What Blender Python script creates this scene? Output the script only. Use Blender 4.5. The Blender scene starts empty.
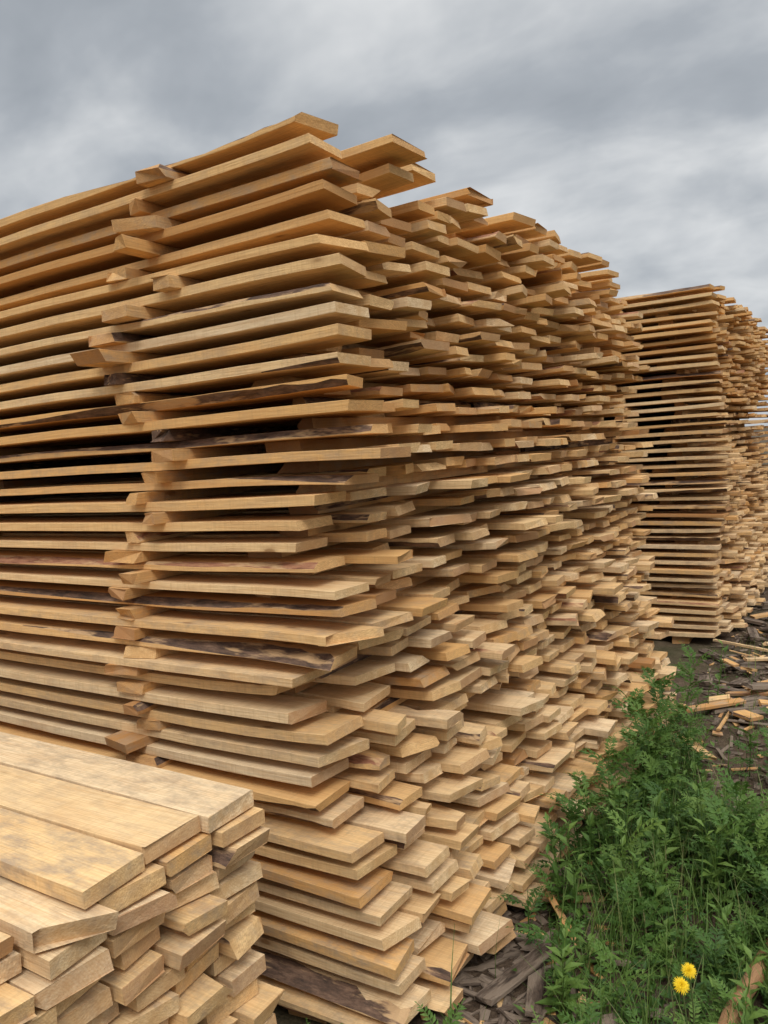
import bpy, math, random
from mathutils import Vector, Matrix, noise
R = random.Random(11)
scene = bpy.context.scene
scene.view_settings.view_transform = 'Standard'
scene.view_settings.look = 'None'
scene.view_settings.exposure = 0
GZ = -0.12   # ground level

# ---------------------------------------------------------------- node helpers
class NT:
    def __init__(s, mat):
        mat.use_nodes = True
        s.nt = mat.node_tree
        s.nt.nodes.clear()
    def n(s, typ, ins=None, **props):
        nd = s.nt.nodes.new(typ)
        for k, v in props.items():
            setattr(nd, k, v)
        if ins:
            for k, v in ins.items():
                sock = nd.inputs[k]
                if isinstance(v, bpy.types.NodeSocket):
                    s.nt.links.new(v, sock)
                else:
                    sock.default_value = v
        return nd
    def math(s, op, a, b=None, clamp=False):
        ins = {0: a}
        if b is not None: ins[1] = b
        return s.n('ShaderNodeMath', ins, operation=op, use_clamp=clamp).outputs[0]
    def vmath(s, op, a, b=None):
        ins = {0: a}
        if b is not None: ins[1] = b
        return s.n('ShaderNodeVectorMath', ins, operation=op).outputs[0]
    def ramp(s, fac, stops, interp='LINEAR'):
        nd = s.n('ShaderNodeValToRGB', {0: fac})
        cr = nd.color_ramp
        cr.interpolation = interp
        while len(cr.elements) < len(stops): cr.elements.new(0.5)
        for e, (p, c) in zip(cr.elements, stops):
            e.position = p
            e.color = (c, c, c, 1) if isinstance(c, (int, float)) else (*c, 1)
        return nd.outputs[0]
    def mix(s, fac, a, b, blend='MIX'):
        nd = s.n('ShaderNodeMix', data_type='RGBA', blend_type=blend)
        for i, v in ((0, fac), (6, a), (7, b)):
            if isinstance(v, bpy.types.NodeSocket): s.nt.links.new(v, nd.inputs[i])
            else: nd.inputs[i].default_value = v if i == 0 else (*v, 1)
        return nd.outputs[2]
    def noise(s, vec, scale, detail=4, rough=0.55, dist=0.0):
        return s.n('ShaderNodeTexNoise', {'Vector': vec, 'Scale': scale, 'Detail': detail,
                   'Roughness': rough, 'Distortion': dist}).outputs[0]
    def out(s, shader, vol=None):
        o = s.n('ShaderNodeOutputMaterial')
        s.nt.links.new(shader, o.inputs[0])

def wood_mat(name, end=False):
    m = bpy.data.materials.new(name)
    t = NT(m)
    pos = t.n('ShaderNodeAttribute', attribute_name='bpos').outputs['Vector']
    br = t.n('ShaderNodeAttribute', attribute_name='brand').outputs['Color']
    sep = t.n('ShaderNodeSeparateColor', {0: br})
    tone, dirt, kn = sep.outputs[0], sep.outputs[1], sep.outputs[2]
    lo = t.noise(t.vmath('MULTIPLY', pos, (1.3, 9, 9)), 1.0, 2)
    sp = t.n('ShaderNodeSeparateXYZ', {0: pos})
    yy = t.math('POWER', sp.outputs[1], 2.0); zz = t.math('POWER', sp.outputs[2], 2.0)
    rad = t.math('SQRT', t.math('ADD', yy, zz))
    rad = t.math('ADD', rad, t.math('MULTIPLY', lo, 0.04))
    ring = t.math('SINE', t.math('MULTIPLY', rad, 2*math.pi/0.0062))
    ring = t.math('MULTIPLY_ADD', ring, 0.5)
    ring.node.inputs[2].default_value = 0.5
    ring = t.math('POWER', ring, 2.2)
    fiber = t.noise(t.vmath('MULTIPLY', pos, (7, 170, 170)), 1.0, 3, 0.7)
    mott = t.noise(t.vmath('MULTIPLY', pos, (3, 14, 14)), 1.0, 4, 0.62)
    base = t.ramp(tone, [(0.0, (0.85, 0.65, 0.40)), (0.35, (0.83, 0.565, 0.275)),
                         (0.7, (0.75, 0.43, 0.16)), (1.0, (0.45, 0.215, 0.075))])
    late = t.mix(1.0, base, (0.76, 0.59, 0.44), 'MULTIPLY')
    rf = t.math('MULTIPLY', ring, t.math('MULTIPLY', mott, 0.75 if end else 0.5))
    col = t.mix(rf, base, late)
    col = t.mix(t.ramp(fiber, [(0.4, 0.0), (0.75, 0.48)]), col, (0.43, 0.235, 0.10))
    col = t.mix(t.ramp(mott, [(0.5, 0.0), (0.75, 0.4)]), col, (0.54, 0.29, 0.115))
    # light weathering / dust
    dn = t.noise(t.vmath('MULTIPLY', pos, (5, 11, 11)), 2.0, 4, 0.7)
    dn = t.math('MULTIPLY', t.ramp(dn, [(0.43, 0.0), (0.68, 0.9)]), dirt, True)
    col = t.mix(dn, col, (0.40, 0.29, 0.19))
    hgt = fiber
    if not end:
        v = t.n('ShaderNodeTexVoronoi', {'Vector': t.vmath('MULTIPLY', pos, (3.2, 8, 8)), 'Scale': 1.0, 'Randomness': 1.0})
        kmask = t.ramp(v.outputs['Distance'], [(0.0, 0.75), (0.05, 0.7), (0.08, 0.25), (0.14, 0.0)])
        col = t.mix(kmask, col, (0.22, 0.10, 0.035))
        # band-saw chatter across the face
        saw = t.noise(t.vmath('MULTIPLY', pos, (130, 7, 7)), 1.0, 2, 0.6)
        col = t.mix(t.ramp(saw, [(0.5, 0.0), (0.72, 0.22)]), col, (0.42, 0.25, 0.11))
        hgt = t.math('ADD', fiber, t.math('MULTIPLY', saw, 0.8))
    else:
        sm = t.noise(t.vmath('MULTIPLY', pos, (60, 60, 260)), 1.0, 3, 0.7)
        col = t.mix(t.ramp(sm, [(0.42, 0.0), (0.72, 0.55)]), col, (0.36, 0.195, 0.085))
        big = t.noise(t.vmath('MULTIPLY', pos, (9, 13, 13)), 1.0, 3, 0.65)
        col = t.mix(t.ramp(big, [(0.42, 0.0), (0.65, 0.6)]), col, (0.53, 0.30, 0.12))
        col = t.mix(t.ramp(kn, [(0.45, 0.0), (1.0, 0.65)]), col, (0.36, 0.175, 0.085))
    bump = t.n('ShaderNodeBump', {'Strength': 0.7, 'Distance': 0.003, 'Height': hgt})
    b = t.n('ShaderNodeBsdfPrincipled', {'Base Color': col, 'Roughness': 0.9, 'Normal': bump.outputs[0],
            'Specular IOR Level': 0.1})
    t.out(b.outputs[0])
    return m

def bark_mat(name='bark', c1=(0.17, 0.075, 0.04), c2=(0.05, 0.032, 0.022), c3=(0.36, 0.17, 0.09), c4=(0.28, 0.20, 0.14), cov=0.75, th=.46):
    m = bpy.data.materials.new(name); t = NT(m)
    pos = t.n('ShaderNodeAttribute', attribute_name='bpos').outputs['Vector']
    a = t.noise(t.vmath('MULTIPLY', pos, (12, 45, 45)), 1.0, 4, 0.7)
    b2 = t.noise(t.vmath('MULTIPLY', pos, (4, 20, 20)), 1.0, 4, 0.65)
    col = t.ramp(a, [(0.3, c2), (0.5, c1), (0.72, c3)])
    col = t.mix(t.ramp(b2, [(th, 0.0), (th+.08, cov)]), col, c4)
    bump = t.n('ShaderNodeBump', {'Strength': 1.0, 'Distance': 0.008, 'Height': a})
    b = t.n('ShaderNodeBsdfPrincipled', {'Base Color': col, 'Roughness': 0.9, 'Normal': bump.outputs[0], 'Specular IOR Level': 0.15})
    t.out(b.outputs[0]); return m

M_WOOD = wood_mat('sawn_pine'); M_END = wood_mat('sawn_pine_end', True)
M_BARK = bark_mat('bark', (0.14, 0.085, 0.058), (0.05, 0.037, 0.03), (0.28, 0.17, 0.11), (0.58, 0.37, 0.19), .9, .52)
M_RED = bark_mat('inner_bark', (0.36, 0.165, 0.095), (0.17, 0.075, 0.04), (0.52, 0.29, 0.15), (0.62, 0.41, 0.21), .9, .52)

def leaf_mat(name, stops, tr=0.3):
    m = bpy.data.materials.new(name); t = NT(m)
    br = t.n('ShaderNodeAttribute', attribute_name='brand').outputs['Color']
    sep = t.n('ShaderNodeSeparateColor', {0: br})
    col = t.ramp(sep.outputs[0], stops)
    b = t.n('ShaderNodeBsdfPrincipled', {'Base Color': col, 'Roughness': 0.55, 'Specular IOR Level': 0.3})
    tl = t.n('ShaderNodeBsdfTranslucent', {'Color': col})
    mx = t.n('ShaderNodeMixShader', {0: tr, 1: b.outputs[0], 2: tl.outputs[0]})
    t.out(mx.outputs[0]); return m

# ---------------------------------------------------------------- mesh builder
class MB:
    def __init__(s):
        s.v = []; s.f = []; s.m = []; s.p = []; s.c = []
    def build(s, name, mats, parent=None, smooth=False):
        me = bpy.data.meshes.new(name)
        me.from_pydata(s.v, [], s.f)
        me.polygons.foreach_set('material_index', s.m)
        if smooth: me.polygons.foreach_set('use_smooth', [True]*len(s.f))
        a = me.attributes.new('bpos', 'FLOAT_VECTOR', 'POINT')
        a.data.foreach_set('vector', [k for q in s.p for k in q])
        a = me.attributes.new('brand', 'FLOAT_COLOR', 'POINT')
        a.data.foreach_set('color', [k for q in s.c for k in (q[0], q[1], q[2], 1.0)])
        for m in mats: me.materials.append(m)
        me.update()
        ob = bpy.data.objects.new(name, me)
        scene.collection.objects.link(ob)
        if parent: ob.parent = parent
        return ob

def no_field(p): return 0.0

def board(B, o, a, b, L, w, t, tone=0.3, dirt=0.3, waney=0, rough=0.0, bow=0.0, lift=0.0, roll=0.0,
          field=no_field, secs=None, c=Vector((0, 0, 1)), taper=0.0, flip=False, wmul=1.0, skewm=1.0):
    """o: near-end centre, a: length direction, b: width direction"""
    if secs is None:
        secs = [0, .03, .12, .3, .55, .85, 1.2, 1.7, 2.4, 3.2, L]
        if waney: secs = [0, .03, .08, .14, .2, .27, .35, .44, .55, .68, .85, 1.0, 1.2, 1.4, 1.7, 2.4, 3.2, L]
    secs = [s for s in secs if s < L - 0.01] + [L]
    ch = 0.0012
    skew = R.gauss(0, 0.05) * w * 1.2 * skewm
    skz = R.gauss(0, 0.08) * t * skewm
    pith = (R.uniform(0, 50), R.uniform(-0.09, 0.09), R.choice([-1, 1]) * R.uniform(0.015, 0.11))
    cr, sr = math.cos(roll), math.sin(roll)
    base = len(B.v); n = 8
    ph = R.uniform(0, 6)
    endv = R.random()
    wan = R.uniform(0.4, 0.95) * t if waney else 0
    fs = -1 if flip else 1
    bm = R.choice([2, 2, 2, 4]) if waney else 2
    wend = R.uniform(.25, 1.6) if R.random() < .6 else 9
    for i, s in enumerate(secs):
        hw = w/2; ht = t/2
        tp = 1.0
        if taper > 0 and s < taper:
            tp = 0.55 + 0.45*(s/taper)
        wl = hw*tp + R.uniform(-.0012, .0012); wr = hw*tp + R.uniform(-.0012, .0012)
        we = max(0, min(1, (wend-s)/.4))
        wz = min(t*.97, max(ch, we*wan*(0.8+0.35*math.sin(s*3.1+ph)+R.uniform(-.15, .15)))); wy = wz*R.uniform(0.5, 1.2)*wmul
        c1y, c1z = (wy, wz) if waney == 1 else (ch, ch)
        c2y, c2z = (wy, wz) if waney == 2 else (ch, ch)
        prof = [(-wl+ch, -ht), (wr-ch, -ht), (wr, -ht+ch), (wr, ht-c1z), (wr-c1y, ht), (-wl+c2y, ht), (-wl, ht-c2z), (-wl, -ht+ch)]
        for (y, z) in prof:
            y *= fs; z *= fs
            ss = s
            if i == 0:
                ss += skew*y/w*2 + skz*z/t*2 + (R.uniform(-rough, rough) if rough else R.uniform(-.0008, .0008))
            yb = y + bow*(s/L)**2
            zl = z + lift*max(0, 1-s/0.45)**2 + R.uniform(-.0004, .0004)
            y2 = yb*cr - zl*sr; z2 = yb*sr + zl*cr
            P = o + a*ss + b*y2 + c*z2
            P = Vector((P.x, P.y, P.z + field(P)))
            B.v.append(P[:])
            B.p.append((ss+pith[0], y+pith[1], z+pith[2]))
            B.c.append((tone, dirt, endv))
    for i in range(len(secs)-1):
        for k in range(n):
            k2 = (k+1) % n
            q = (base+i*n+k, base+i*n+k2, base+(i+1)*n+k2, base+(i+1)*n+k)
            B.f.append(q)
            mat = 0
            if waney == 1 and k == 3: mat = bm
            if waney == 2 and k == 5: mat = bm
            if mat and secs[i] > wend-.1: mat = 0
            B.m.append(mat)
    B.f.append(tuple(base+n-1-k for k in range(n))); B.m.append(1)
    e = base+(len(secs)-1)*n
    B.f.append(tuple(e+k for k in range(n))); B.m.append(1)

X = Vector((1, 0, 0)); Y = Vector((0, 1, 0)); Z = Vector((0, 0, 1))

def interp(pts, z):
    pts = sorted(pts)
    if z <= pts[0][0]: return pts[0][1]
    for (a, va), (b, vb) in zip(pts, pts[1:]):
        if z <= b: return va + (vb-va)*(z-a)/(b-a)
    return pts[-1][1]

STACK_MATS = [M_WOOD, M_END, M_BARK, M_BARK, M_RED]
def lumber_stack(name, x0, y0, depth, height, front_prof, L=4.0, seed=1, stick_prof=None, pitch=0.064, z0=-0.08):
    R.seed(seed)
    B = MB()
    def field(P):
        return 0.009*noise.noise(Vector((P.x*0.7+seed, P.y*0.5, P.z*0.35))) + 0.004*noise.noise(Vector((P.x*1.9, P.y*1.3+seed, P.z*1.1)))
    z = z0
    for bx in (-0.35, -1.6, -2.6, -3.6):
        board(B, Vector((x0+bx, y0+0.02, (z0+GZ-0.05)/2)), Y, -X, depth, 0.13, z0-GZ+0.04, tone=0.9, dirt=0.9)
    while z < height:
        frac = z/height
        t0 = 0.027
        if z < 0.9: t0 = 0.030
        top = z > height - pitch*1.6
        y = y0 + R.gauss(0, 0.02)
        first = True
        lay_off = R.gauss(0, 0.018)
        lay_tone = R.gauss(0, 0.06)
        while y < y0 + depth:
            w = R.choice([0.10, 0.12, 0.125, 0.145, 0.15, 0.17, 0.18]) + R.uniform(-.008, .008)
            if first: w = R.uniform(.14, .18)
            d = max(0.0, y - y0)
            fp = interp(front_prof, z)
            k = math.exp(-(d/0.30)**1.6)
            low = 0.12*max(0, (0.6-z)/0.6)
            off = fp*k + (1-k)*(-0.055 + low + 0.09*noise.noise(Vector((d*0.8, z*1.7, seed*3.1))) + lay_off)
            if first:
                off += R.gauss(0, 0.012)
            else:
                r = R.random()
                if r > 0.22: off += R.gauss(0, 0.03)
                elif r > .05: off += R.uniform(-0.24, 0.0)
                else: off += R.uniform(.03, .11)
            if z < .3: off = max(off, -.08)
            if z > height - .3: off = min(off, .07)
            t = t0 + R.uniform(-.003, .003)
            rr = R.random()
            tone = min(1, max(0, 0.36 + 0.30*(frac-0.5) + lay_tone + R.gauss(0, 0.18)))
            if R.random() < 0.07: tone = min(1, tone+0.35)
            dirt = min(1, max(0, 0.22 + 0.42*(1-frac) + R.gauss(0, 0.25)))
            wan = R.choice([1, 2]) if rr < 0.36 else 0
            rough = R.choice([.004, .008, .012]) if R.random() < 0.25 else 0.0
            tap = R.uniform(.06, .2) if R.random() < 0.04 else 0.0
            fl = (R.random() < .5)
            if first and wan: fl = (wan == 1)
            skip = (top and R.random() < 0.25 and not first) or (not first and R.random() < .02)
            if not skip:
                board(B, Vector((x0+off, y+w/2, z+t/2)), -X, Y, L+off+R.uniform(-.15, .1), w, t, tone, dirt, wan, rough,
                      bow=R.gauss(0, 0.014), lift=R.gauss(0, 0.006), roll=R.gauss(0, 0.014), field=field, taper=tap, flip=fl,
                      wmul=R.choice([1, 1.4, 2.2]), skewm=R.choice([1, 1, 1, 1, 2]))
            y += w + abs(R.gauss(0.014, 0.022)) + 0.004
            first = False
        sp = interp(stick_prof, z) if stick_prof else -0.83
        for j, sx in enumerate((-0.38, sp, sp-1.2, -3.2, -3.9)):
            if j == 0: sx += R.gauss(0, 0.05)
            else: sx += R.gauss(0, 0.055)
            if z > height - pitch: break
            sw = R.uniform(0.05, 0.15)
            st = pitch - t0 - 0.001
            yy = y0 - (abs(R.gauss(0.025, 0.04)) if j == 1 else R.uniform(-0.2, -0.12))
            while yy < y0+depth-0.2:
                sl = R.uniform(0.9, 2.2)
                sl = min(sl, y0+depth+0.03-yy)
                n0 = len(B.m)
                board(B, Vector((x0+sx+R.gauss(0, .02), yy, z+t0+st/2)), (Y+X*R.gauss(0, .03)).normalized(), -X, sl, sw, st,
                      tone=min(1, R.uniform(0.4, 1.0)), dirt=R.uniform(0.2, 1), waney=R.choice([0, 1, 2]), rough=R.choice([0.004, 0.008, 0.016]),
                      field=field, secs=[0, .03, .1, .3, .7, 1.2, 1.7], skewm=1.5)
                if R.random() < .1:
                    for q in range(n0, len(B.m)): B.m[q] = 2
                yy += sl + R.uniform(0.01, 0.05)
        z += pitch
    return B.build(name, STACK_MATS)

front = [(2.6, -.12), (2.48, -.11), (2.35, -.07), (2.2, -.06), (1.8, -.05), (1.66, -.02), (1.60, .05), (1.55, .07), (1.51, -.10), (1.45, -.17), (1.335, -.26), (1.27, -.20), (1.2, -.11),
         (1.04, -.11), (.97, -.19), (.9, -.38), (.8, -.27), (.73, -.14), (.62, -.24), (.55, -.26), (.45, -.12), (.3, -0.09), (.165, -0.02), (0, 0.0)]
stk = [(2.5, -.68), (2.1, -.80), (1.9, -.95), (1.65, -.77), (1.45, -.84), (1.2, -.96), (.9, -.98), (.5, -.9)]
lumber_stack('lumber_stack', 0, 0, 3.15, 2.49, front, seed=5, stick_prof=stk)
front2 = [(2.7, -.02), (2.0, .0), (1.5, .06), (1.0, 0.03), (.5, -.05), (.1, -.06)]
lumber_stack('lumber_stack', 0.06, 4.95, 3.9, 2.74, front2, seed=9, pitch=.066)

# small close-piled stack of thicker boards in front
R.seed(24)
B = MB()
zt = 0.77; th = 0.042; pt = 0.0465
li = 0
z = zt - th
while z > GZ+0.06:
    y = -0.318 + (R.gauss(0, .014) if li else 0)
    n = 0
    while y > -1.25:
        w = R.choice([0.12, 0.13, 0.145, 0.15, 0.16]) if li else [0.165, 0.17, 0.165, 0.18, .16, .16, .16, .16][n]
        off = min(-.15, -0.19 + R.gauss(0.0, 0.032)) - 0.05*min(1, max(0, (-.6-y)/.5))
        if li == 0: off = [-0.18, -0.195, -0.18, -0.2, -0.2, -.2, -.2, -.2][n]
        if not (li == 0 and n >= 3):
            board(B, Vector((off, y-w/2, z+th/2)), -X, Y, 3.6, w, th-R.uniform(0, .006), tone=min(.8, max(0, R.gauss(0.26, .17))), dirt=min(1, max(0.2, R.gauss(0.7, .25))),
                  waney=R.choice([0]*2+[1, 2]) if li else 0, rough=R.choice([0, 0.003, 0.006]), bow=R.gauss(0, .01), lift=R.gauss(0, .003), roll=R.gauss(0, .010),
                  flip=R.random() < .6, skewm=R.choice([1, 1, 2]) if li else .5)
        y -= w + R.uniform(.003, .02)
        n += 1
    z -= pt + R.uniform(0, .005); li += 1
for bx in (-0.5, -1.8, -3.2):
    board(B, Vector((bx, -0.33, (z+pt+GZ)/2-.02)), -Y, -X, 0.95, 0.1, z+pt-GZ+.03, tone=.8, dirt=.9)
B.build('lumber_stack', STACK_MATS)

# ---------------------------------------------------------------- ground
def gh(x, y):
    h = 0.05*noise.noise(Vector((x*0.9, y*0.9, 0.3))) + 0.022*noise.noise(Vector((x*4, y*4, 2))) + 0.008*noise.noise(Vector((x*13, y*13, 5)))
    d = math.hypot(x, y)
    if x < 0.1 and x > -4.2 and -1.4 < y < 8.8: h = min(h, 0.0)
    h += 0.05*max(0, min(1, (x-0.5)/1.5))
    if d > 30: h += (d-30)*0.004*noise.noise(Vector((x*0.02, y*0.02, 9)))
    return h + GZ
def axis_vals(lo, hi, step, far):
    v = []; x = lo
    while x <= hi: v.append(x); x += step
    s = step; a = lo; b = hi; L_ = []; R_ = []
    while b < far:
        s *= 1.28; b += s; a -= s; R_.append(b); L_.append(a)
    return L_[::-1] + v + R_
xs = axis_vals(-0.6, 2.6, 0.035, 500); ys = axis_vals(-0.6, 6.5, 0.04, 500)
G = MB()
for yv in ys:
    for xv in xs:
        h = gh(xv, yv)
        G.v.append((xv, yv, h)); G.p.append((xv, yv, h)); G.c.append((0, 0, 0))
nx = len(xs)
for j in range(len(ys)-1):
    for i in range(nx-1):
        G.f.append((j*nx+i, j*nx+i+1, (j+1)*nx+i+1, (j+1)*nx+i)); G.m.append(0)
m = bpy.data.materials.new('soil'); t = NT(m)
pos = t.n('ShaderNodeTexCoord').outputs['Object']
a = t.noise(pos, 6, 6, 0.7); b_ = t.noise(pos, 60, 4, 0.7); c_ = t.noise(pos, 0.8, 4)
col = t.ramp(a, [(0.3, (0.038, 0.025, 0.016)), (0.5, (0.088, 0.058, 0.037)), (0.75, (0.15, 0.105, 0.07))])
col = t.mix(t.ramp(b_, [(0.5, 0), (0.7, .7)]), col, (0.18, 0.125, 0.08))
col = t.mix(t.ramp(c_, [(0.45, 0), (0.62, .5)]), col, (0.045, 0.06, 0.022))
bump = t.n('ShaderNodeBump', {'Strength': 0.9, 'Distance': 0.015, 'Height': t.math('ADD', a, b_)})
bs = t.n('ShaderNodeBsdfPrincipled', {'Base Color': col, 'Roughness': 0.95, 'Normal': bump.outputs[0], 'Specular IOR Level': 0.15})
t.out(bs.outputs[0])
G.build('ground', [m], smooth=True)

# ---------------------------------------------------------------- debris
R.seed(33)
M_OLD = bark_mat('old_wood', (0.10, 0.07, 0.05), (0.035, 0.026, 0.02), (0.19, 0.145, 0.11), (0.24, 0.18, 0.13))
D = MB()
def scrap(x, y, L, w, t_, ang, tone, dirt, zadd=0.0, tilt=0.0, old=False):
    a = Vector((math.cos(ang)*math.cos(tilt), math.sin(ang)*math.cos(tilt), math.sin(tilt)))
    b = Vector((-math.sin(ang), math.cos(ang), R.gauss(0, .12))).normalized()
    c = a.cross(b).normalized(); b = c.cross(a)
    n0 = len(D.m)
    board(D, Vector((x, y, gh(x, y)+t_/2+zadd)), a, b, L, w, t_, tone, dirt, R.choice([0, 1, 2]), 0.012, c=c, secs=[0, .05, .15, .4, .8])
    if old:
        for i in range(n0, len(D.m)): D.m[i] = 3
for i in range(1400):
    y = R.uniform(-0.2, 7.5); x = R.uniform(0.0, 1.7)
    rr = R.random()
    if rr < 0.45: y = R.uniform(2.2, 6.0); x = R.uniform(0.05, 1.1)
    elif rr < .65: y = R.uniform(-.1, 1.2); x = R.uniform(-.05, .4)
    L = R.uniform(0.02, 0.14) if R.random() < .85 else R.uniform(0.14, 0.45)
    scrap(x, y, L, R.uniform(.006, .035), R.uniform(.003, .012), R.uniform(0, 6.28), R.uniform(.4, 1), R.uniform(.5, 1), 0.002, R.gauss(0, .1), R.random() < .85)
# offcuts and slabs heaped between the stacks and further back
for i in range(120):
    y = R.uniform(2.9, 6.4); x = R.uniform(.12, 1.5)
    scrap(x, y, R.uniform(.12, .5), R.uniform(.03, .10), R.uniform(.012, .026), R.gauss(.5, .9), R.uniform(.3, 1), R.uniform(.7, 1), R.uniform(0, .09), R.gauss(0, .12), R.random() < .68)
for (x, y, L, w, ang, tone, z) in [(.42, 3.6, .5, .04, .5, .4, .05), (.55, 3.85, .5, .035, .25, .3, .08), (.48, 3.2, .4, .035, .6, .3, .03),
        (.6, 4.1, .6, .05, .1, .3, .06), (.3, 4.3, .4, .04, .7, .3, .06), (.14, 3.05, .4, .06, .8, .9, .06), (.5, 4.6, .6, .04, 2.6, .3, .05),
        (.35, 4.9, .6, .05, .5, .2, .05), (-.02, .85, .3, .05, .35, .8, .02), (.40, 2.35, .3, .07, 2.2, .6, .08)]:
    scrap(x, y, L, w, .018, ang, tone, 1, z, R.gauss(0, .06))
for (x, y, L, w, ang) in [(.12, .3, .3, .06, 1.2), (.28, .30, .3, .05, 1.9), (.12, .6, .4, .07, .2), (.3, .15, .3, .06, .8), (.2, .8, .35, .06, 1.5), (.25, 3.2, .6, .12, .9), (.5, 3.4, .7, .1, .4), (.3, 3.8, .6, .1, 1.4), (.2, 4.3, .6, .12, .3), (.5, 5.0, .6, .1, 2.4)]:
    scrap(x, y, L, w, .018, ang, .9, 1, .02, R.gauss(0, .05), True)
D.build('wood_debris', [M_WOOD, M_END, M_BARK, M_OLD, M_RED])

def tube(B, pts, rad, mat=0, n=10, tone=.5, cap=True):
    base = len(B.v)
    for i, P in enumerate(pts):
        P = Vector(P)
        d = (Vector(pts[min(i+1, len(pts)-1)]) - Vector(pts[max(i-1, 0)])).normalized()
        u = d.orthogonal().normalized() if abs(d.z) > .9 else d.cross(Z).normalized()
        v = d.cross(u)
        r = rad[i] if isinstance(rad, (list, tuple)) else rad
        for k in range(n):
            an = 2*math.pi*k/n
            q = u*math.cos(an)*r + v*math.sin(an)*r
            B.v.append((P+q)[:]); B.p.append((i*.1, q.x, q.z)); B.c.append((tone, .3, 0))
    for i in range(len(pts)-1):
        for k in range(n):
            k2 = (k+1) % n
            B.f.append((base+i*n+k, base+i*n+k2, base+(i+1)*n+k2, base+(i+1)*n+k)); B.m.append(mat)
    if cap:
        B.f.append(tuple(base+k for k in range(n))[::-1]); B.m.append(mat)
        e = base+(len(pts)-1)*n
        B.f.append(tuple(e+k for k in range(n))); B.m.append(mat)
P = MB()
PX0 = 0.75
pts = [(PX0+i*.0165+.004*math.sin(i*1.3), 0.12+i*.12, GZ+.085+.003*math.sin(i*2.1)) for i in range(9)]
tube(P, pts, [.025+.0016*math.sin(i*2.7) for i in range(9)], n=14)
P.build('wooden_pole', [bark_mat('pole_bark', (0.28, 0.14, 0.06), (0.12, 0.06, 0.03), (0.42, 0.23, 0.10), (0.36, 0.2, 0.1))], smooth=True)

# ---------------------------------------------------------------- weeds
R.seed(77)
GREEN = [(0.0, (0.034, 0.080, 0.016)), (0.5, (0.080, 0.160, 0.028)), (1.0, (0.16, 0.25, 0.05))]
M_LEAF = leaf_mat('weed_leaf', GREEN); M_GRASS = leaf_mat('grass_blade', [(0, (.06, .13, .022)), (.8, (.15, .23, .05)), (1, (.3, .27, .12))])
W = MB()
def leaflet(B, o, d, up, L, w, tone, mat=0):
    side = d.cross(up)
    if side.length < 1e-4: side = Vector((1, 0, 0))
    side.normalize()
    nrm = side.cross(d).normalized()
    b0 = len(B.v)
    mid = o + d*L*.45
    for q in (o, mid+side*w*.5+nrm*w*.18, o+d*L-nrm*L*.12, mid-side*w*.5+nrm*w*.18, mid):
        B.v.append(q[:]); B.p.append(q[:]); B.c.append((tone, 0, 0))
    B.f += [(b0, b0+4, b0+1), (b0+4, b0+2, b0+1), (b0, b0+3, b0+4), (b0+4, b0+3, b0+2)]; B.m += [mat]*4
def frond(B, o, az, elev, L, tone, wid=1.0):
    pts = []; p = Vector(o); e = elev
    ns = 8
    for i in range(ns+1):
        pts.append(p.copy())
        d = Vector((math.cos(az)*math.cos(e), math.sin(az)*math.cos(e), math.sin(e)))
        p += d*L/ns; e -= R.uniform(.06, .17)
    for i in range(1, ns+1):
        d = (pts[i]-pts[i-1]).normalized()
        side = d.cross(Z)
        if side.length < .1: side = Vector((math.sin(az), -math.cos(az), 0))
        side.normalize(); up = side.cross(d).normalized()
        f = i/ns
        ll = L*.30*wid*math.sin(math.pi*min(1, .16+f*.80))*R.uniform(.8, 1.15)
        for sg in (-1, 1):
            dd = (side*sg + d*R.uniform(.5, .8) + up*R.uniform(-.05, .25)).normalized()
            tn = min(1, max(0, tone+R.gauss(0, .08)))
            leaflet(B, pts[i-1].lerp(pts[i], R.uniform(.3, .7)), dd, up, ll, ll*.40, tn)
            if ll > .03:
                q = pts[i]+dd*ll*.4
                for s2 in (-1, 1):
                    leaflet(B, q, (dd+d*s2*.9).normalized(), up, ll*.45, ll*.24, tn)
        b0 = len(B.v)
        for q in (pts[i-1]-side*.0012, pts[i-1]+side*.0012, pts[i]+side*.001, pts[i]-side*.001):
            B.v.append(q[:]); B.p.append(q[:]); B.c.append((tone, 0, 0))
        B.f.append((b0, b0+1, b0+2, b0+3)); B.m.append(0)
    leaflet(B, pts[-1], (pts[-1]-pts[-2]).normalized(), Z, L*.12, L*.05, tone)
def plant(x, y, H, nf, tone):
    z0 = gh(x, y)
    lean = Vector((R.gauss(0, .16), R.gauss(0, .16), 1)).normalized()
    az = R.uniform(0, 6.28)
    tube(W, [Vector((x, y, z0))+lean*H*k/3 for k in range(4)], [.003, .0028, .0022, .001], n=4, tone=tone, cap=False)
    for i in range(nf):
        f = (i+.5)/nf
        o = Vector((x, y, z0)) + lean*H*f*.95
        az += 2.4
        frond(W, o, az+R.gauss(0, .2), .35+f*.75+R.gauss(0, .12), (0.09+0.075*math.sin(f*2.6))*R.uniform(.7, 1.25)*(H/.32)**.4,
              min(1, max(0, tone+.28*(f-.5)+R.gauss(0, .05))), R.uniform(.8, 1.1))
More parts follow.
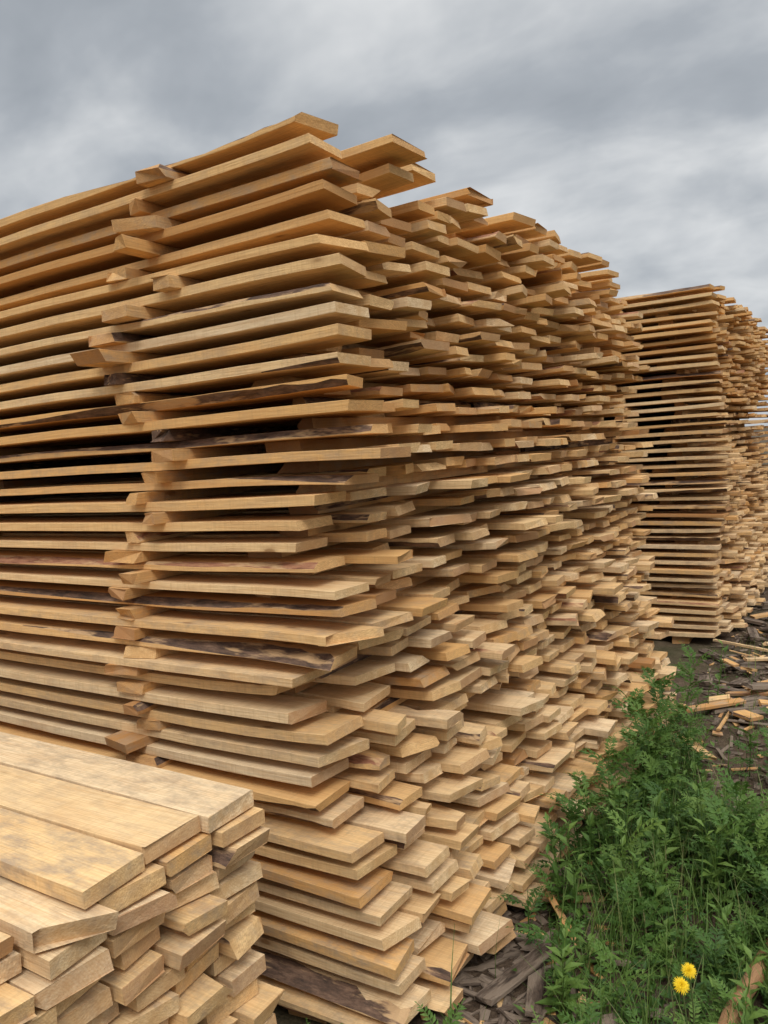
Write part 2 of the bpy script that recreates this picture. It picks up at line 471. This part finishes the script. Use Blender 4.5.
def broad(x, y, H, tone):
    # broad-leaved herb: stem with simple pointed leaves
    z0 = gh(x, y); az = R.uniform(0, 6.28)
    lean = Vector((R.gauss(0, .15), R.gauss(0, .15), 1)).normalized()
    tube(W, [Vector((x, y, z0))+lean*H*k/3 for k in range(4)], [.003, .0026, .002, .001], n=4, tone=tone, cap=False)
    nl = R.randint(7, 13)
    for i in range(nl):
        f = (i+.7)/nl; az += 2.3+R.gauss(0, .2); e = .1+.7*f+R.gauss(0, .15)
        d = Vector((math.cos(az)*math.cos(e), math.sin(az)*math.cos(e), math.sin(e)))
        L = R.uniform(.045, .09)*(1.15-.5*f)
        leaflet(W, Vector((x, y, z0))+lean*H*f, d, Z, L, L*R.uniform(.32, .5), min(1, max(0, tone+.2*f+R.gauss(0, .08))))
def dens(x, y):
    e = 0.12*noise.noise(Vector((y*2.3, x, 0)))
    if x < 0.14 + e*.4: return 0
    d = 1.0 if (-1.2 < y < 2.75) else 0.05
    if y < 0.8: d *= 1.0 if x > 0.29 + max(0, .55-y)*0.2 + e else 0.05
    if ((x-.64)/.32)**2 + ((y-2.5)/.66)**2 < 1: d *= .08   # bare soil patch
    if y > 2.4 and x < .5: d *= .7
    return d
cnt = 0
for i in range(5600):
    x = R.uniform(.1, 2.2); y = R.uniform(-.9, 4.5)
    if (x-1.19)**2+(y+1.77)**2 < 1.3: continue
    n_ = .5+.5*noise.noise(Vector((x*2.2, y*2.2, 3)))
    if R.random() > dens(x, y)*(.15+1.0*n_)*.42: continue
    H = R.uniform(.08, .27)*(0.5+1.1*n_)
    if x < .38 and .9 < y < 2.4: H *= 1.25
    if x > .42 and 1.4 < y < 2.2: H *= .7
    if abs(x-.76) < .3 and y < .9: H *= .6
    if R.random() < .62: plant(x, y, H, R.randint(5, 9), R.uniform(.15, .9))
    else:
        for q in range(2): broad(x+R.gauss(0, .03), y+R.gauss(0, .03), H*R.uniform(.9, 1.3), R.uniform(.3, .95))
    cnt += 1
for (x, y, H) in [(.2, 2.1, .46), (.24, 2.3, .48), (.17, 2.5, .46), (.18, 2.75, .46), (.25, 1.85, .42), (.22, 1.6, .38), (.25, 1.3, .34), (.2, 1.1, .3), (.15, 1.5, .36), (.14, 1.9, .4)]:
    plant(x, y, H, 12, R.uniform(.3, .6))
for (x, y) in [(-.12, -.2), (-.15, -.22), (-.17, -.19), (.13, .02), (.1, .05)]:
    plant(x, y, .12, 6, .5)
for i in range(16000):
    x = R.uniform(.12, 2.2); y = R.uniform(-.6, 4.2)
    if R.random() > dens(x, y)*.85+.02: continue
    z0 = gh(x, y)+R.uniform(.005, .07)
    az = R.uniform(0, 6.28); e = R.uniform(-.1, .7)
    d = Vector((math.cos(az)*math.cos(e), math.sin(az)*math.cos(e), math.sin(e)))
    leaflet(W, Vector((x, y, z0)), d, Z, R.uniform(.02, .05), R.uniform(.01, .024), R.uniform(0, .8))
W.build('weeds', [M_LEAF])
GR = MB()
for i in range(17000):
    x = R.uniform(.05, 2.4); y = R.uniform(-.8, 5)
    n_ = .5+.5*noise.noise(Vector((x*3.1, y*3.1, 7)))
    if R.random() > dens(x, y)*n_*1.5+.03: continue
    if (x-1.19)**2+(y+1.77)**2 < .9: continue
    p = Vector((x, y, gh(x, y)-.005)); az = R.uniform(0, 6.28); H = R.uniform(.08, .31)
    ln = R.uniform(.1, .7); w = R.uniform(.0018, .0036); side = Vector((-math.sin(az), math.cos(az), 0))
    tn = R.random(); b0 = len(GR.v)
    for k in range(4):
        f = k/3
        q = p + Vector((math.cos(az), math.sin(az), 0))*H*ln*f*f + Z*H*(f-.25*ln*f*f)
        ww = w*(1-f*.9)
        for sg in (-1, 1):
            GR.v.append((q+side*sg*ww)[:]); GR.p.append(q[:]); GR.c.append((tn, 0, 0))
    for k in range(3):
        GR.f.append((b0+k*2, b0+k*2+1, b0+k*2+3, b0+k*2+2)); GR.m.append(0)
GR.build('grass', [M_GRASS])

# dandelions
M_YEL = leaf_mat('dandelion_petal', [(0, (.80, .52, .01)), (1, (.85, .62, .02))], .15)
M_STEM = leaf_mat('dandelion_stem', [(0, (.10, .14, .04)), (1, (.16, .2, .07))])
def build_d(x, y, ztop, r, tilt):
    B = MB()
    p0 = Vector((x, y, gh(x, y)))
    top = Vector((x+tilt[0], y+tilt[1], ztop))
    pts = [p0.lerp(top, k/5)+Vector((.01*math.sin(k*.63), 0, 0)) for k in range(6)]
    tube(B, pts, .0022, mat=1, n=6)
    ax = (Vector((tilt[0]*3+.35, tilt[1]*3-.45, .75))).normalized()
    u = ax.orthogonal().normalized(); v = ax.cross(u)
    top = pts[-1]
    tube(B, [top-ax*.012, top-ax*.004, top], [.003, .007, .008], mat=1, n=8)
    for ring, (cnt_, e, rl) in enumerate([(26, .05, 1), (24, .3, .85), (20, .6, .65), (14, .95, .42), (8, 1.3, .25)]):
        for k in range(cnt_):
            an = 2*math.pi*(k+R.random()*.5)/cnt_
            rad = u*math.cos(an)+v*math.sin(an)
            d = (rad*math.cos(e)+ax*math.sin(e)).normalized()
            leaflet(B, top+ax*.001*ring, d, ax, r*rl*R.uniform(.9, 1.08), r*.24, R.random())
    n0 = len(B.m)
    for k in range(6):
        frond(B, p0+Z*.005, k*1.05+R.random()*.3, .5, .13, .5, .8)
    for i in range(n0, len(B.m)): B.m[i] = 2
    B.build('dandelion', [M_YEL, M_STEM, M_LEAF])
build_d(.72, .315, .185, .022, (.005, -.01))
build_d(.72, .265, .17, .023, (-.005, -.005))

# ---------------------------------------------------------------- world
SUN_EL = math.radians(50)
sdir = Vector((0.62, -0.78, 0)).normalized()
w = bpy.data.worlds.new('World'); scene.world = w; w.use_nodes = True
t = NT(w)
sky = t.n('ShaderNodeTexSky', sky_type='NISHITA', sun_disc=False, sun_elevation=SUN_EL, sun_rotation=math.atan2(sdir.x, sdir.y))
dirv = t.n('ShaderNodeTexCoord').outputs['Generated']
sp = t.n('ShaderNodeSeparateXYZ', {0: dirv})
zc = t.math('MAXIMUM', sp.outputs[2], 0.0)
den = t.math('ADD', zc, 0.36)
px = t.math('DIVIDE', sp.outputs[0], den); py = t.math('DIVIDE', sp.outputs[1], den)
cv = t.n('ShaderNodeCombineXYZ', {0: px, 1: py, 2: 0.0}).outputs[0]
rot = t.n('ShaderNodeMapping', {'Vector': cv, 'Location': (3.1, 9.4, 0), 'Rotation': (0, 0, math.radians(-25)), 'Scale': (1.0, 1.2, 1)}).outputs[0]
n1 = t.noise(rot, 1.9, 5, 0.5, 0.3)
n2 = t.noise(rot, 5.5, 4, 0.52, 0.3)
n = t.math('ADD', t.math('MULTIPLY', n1, .76), t.math('MULTIPLY', n2, .24))
# the overcast thins towards the east (+X), low down
east = t.math('MULTIPLY', t.math('SUBTRACT', sp.outputs[0], t.math('MULTIPLY', zc, 0.8)), 0.11)
n = t.math('ADD', n, t.math('ADD', east, 0.092))
cl = t.ramp(n, [(0.38, (3.5, 3.8, 4.15)), (0.47, (4.2, 4.5, 4.85)), (0.55, (5.5, 5.75, 6.0)), (0.64, (7.3, 7.45, 7.55))])
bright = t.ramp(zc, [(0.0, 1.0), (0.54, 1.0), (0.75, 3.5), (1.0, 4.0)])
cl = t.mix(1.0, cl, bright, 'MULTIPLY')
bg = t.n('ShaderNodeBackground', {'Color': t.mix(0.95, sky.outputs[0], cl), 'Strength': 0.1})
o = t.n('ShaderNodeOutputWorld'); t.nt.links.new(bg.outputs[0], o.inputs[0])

ld = bpy.data.lights.new('sun', 'SUN'); ld.energy = 1.4; ld.angle = math.radians(20); ld.color = (1, .97, .92)
lo = bpy.data.objects.new('sun', ld); scene.collection.objects.link(lo)
tosun = Vector((sdir.x*math.cos(SUN_EL), sdir.y*math.cos(SUN_EL), math.sin(SUN_EL)))
lo.rotation_euler = tosun.to_track_quat('Z', 'Y').to_euler(); lo.location = (5, -8, 10)

# ---------------------------------------------------------------- camera
cd = bpy.data.cameras.new('camera'); cam = bpy.data.objects.new('camera', cd); scene.collection.objects.link(cam)
cd.sensor_fit = 'VERTICAL'; cd.sensor_height = 36; cd.lens = 28.1; cd.clip_start = .02; cd.clip_end = 2000
yaw = math.radians(32.5); pitch = math.radians(4.43); th_ = math.radians(3.7)
dh = Vector((-math.sin(yaw), math.cos(yaw), 0)); r = Vector((math.cos(yaw), math.sin(yaw), 0))
fwd = dh*math.cos(pitch) - Z*math.sin(pitch); u0 = r.cross(fwd)
Rc = r*math.cos(th_) - u0*math.sin(th_); Uc = r*math.sin(th_) + u0*math.cos(th_)
mt = Matrix((Rc, Uc, -fwd)).transposed().to_4x4(); mt.translation = Vector((1.19, -1.77, 1.6))
cam.matrix_world = mt
scene.camera = cam
print('plants', cnt)
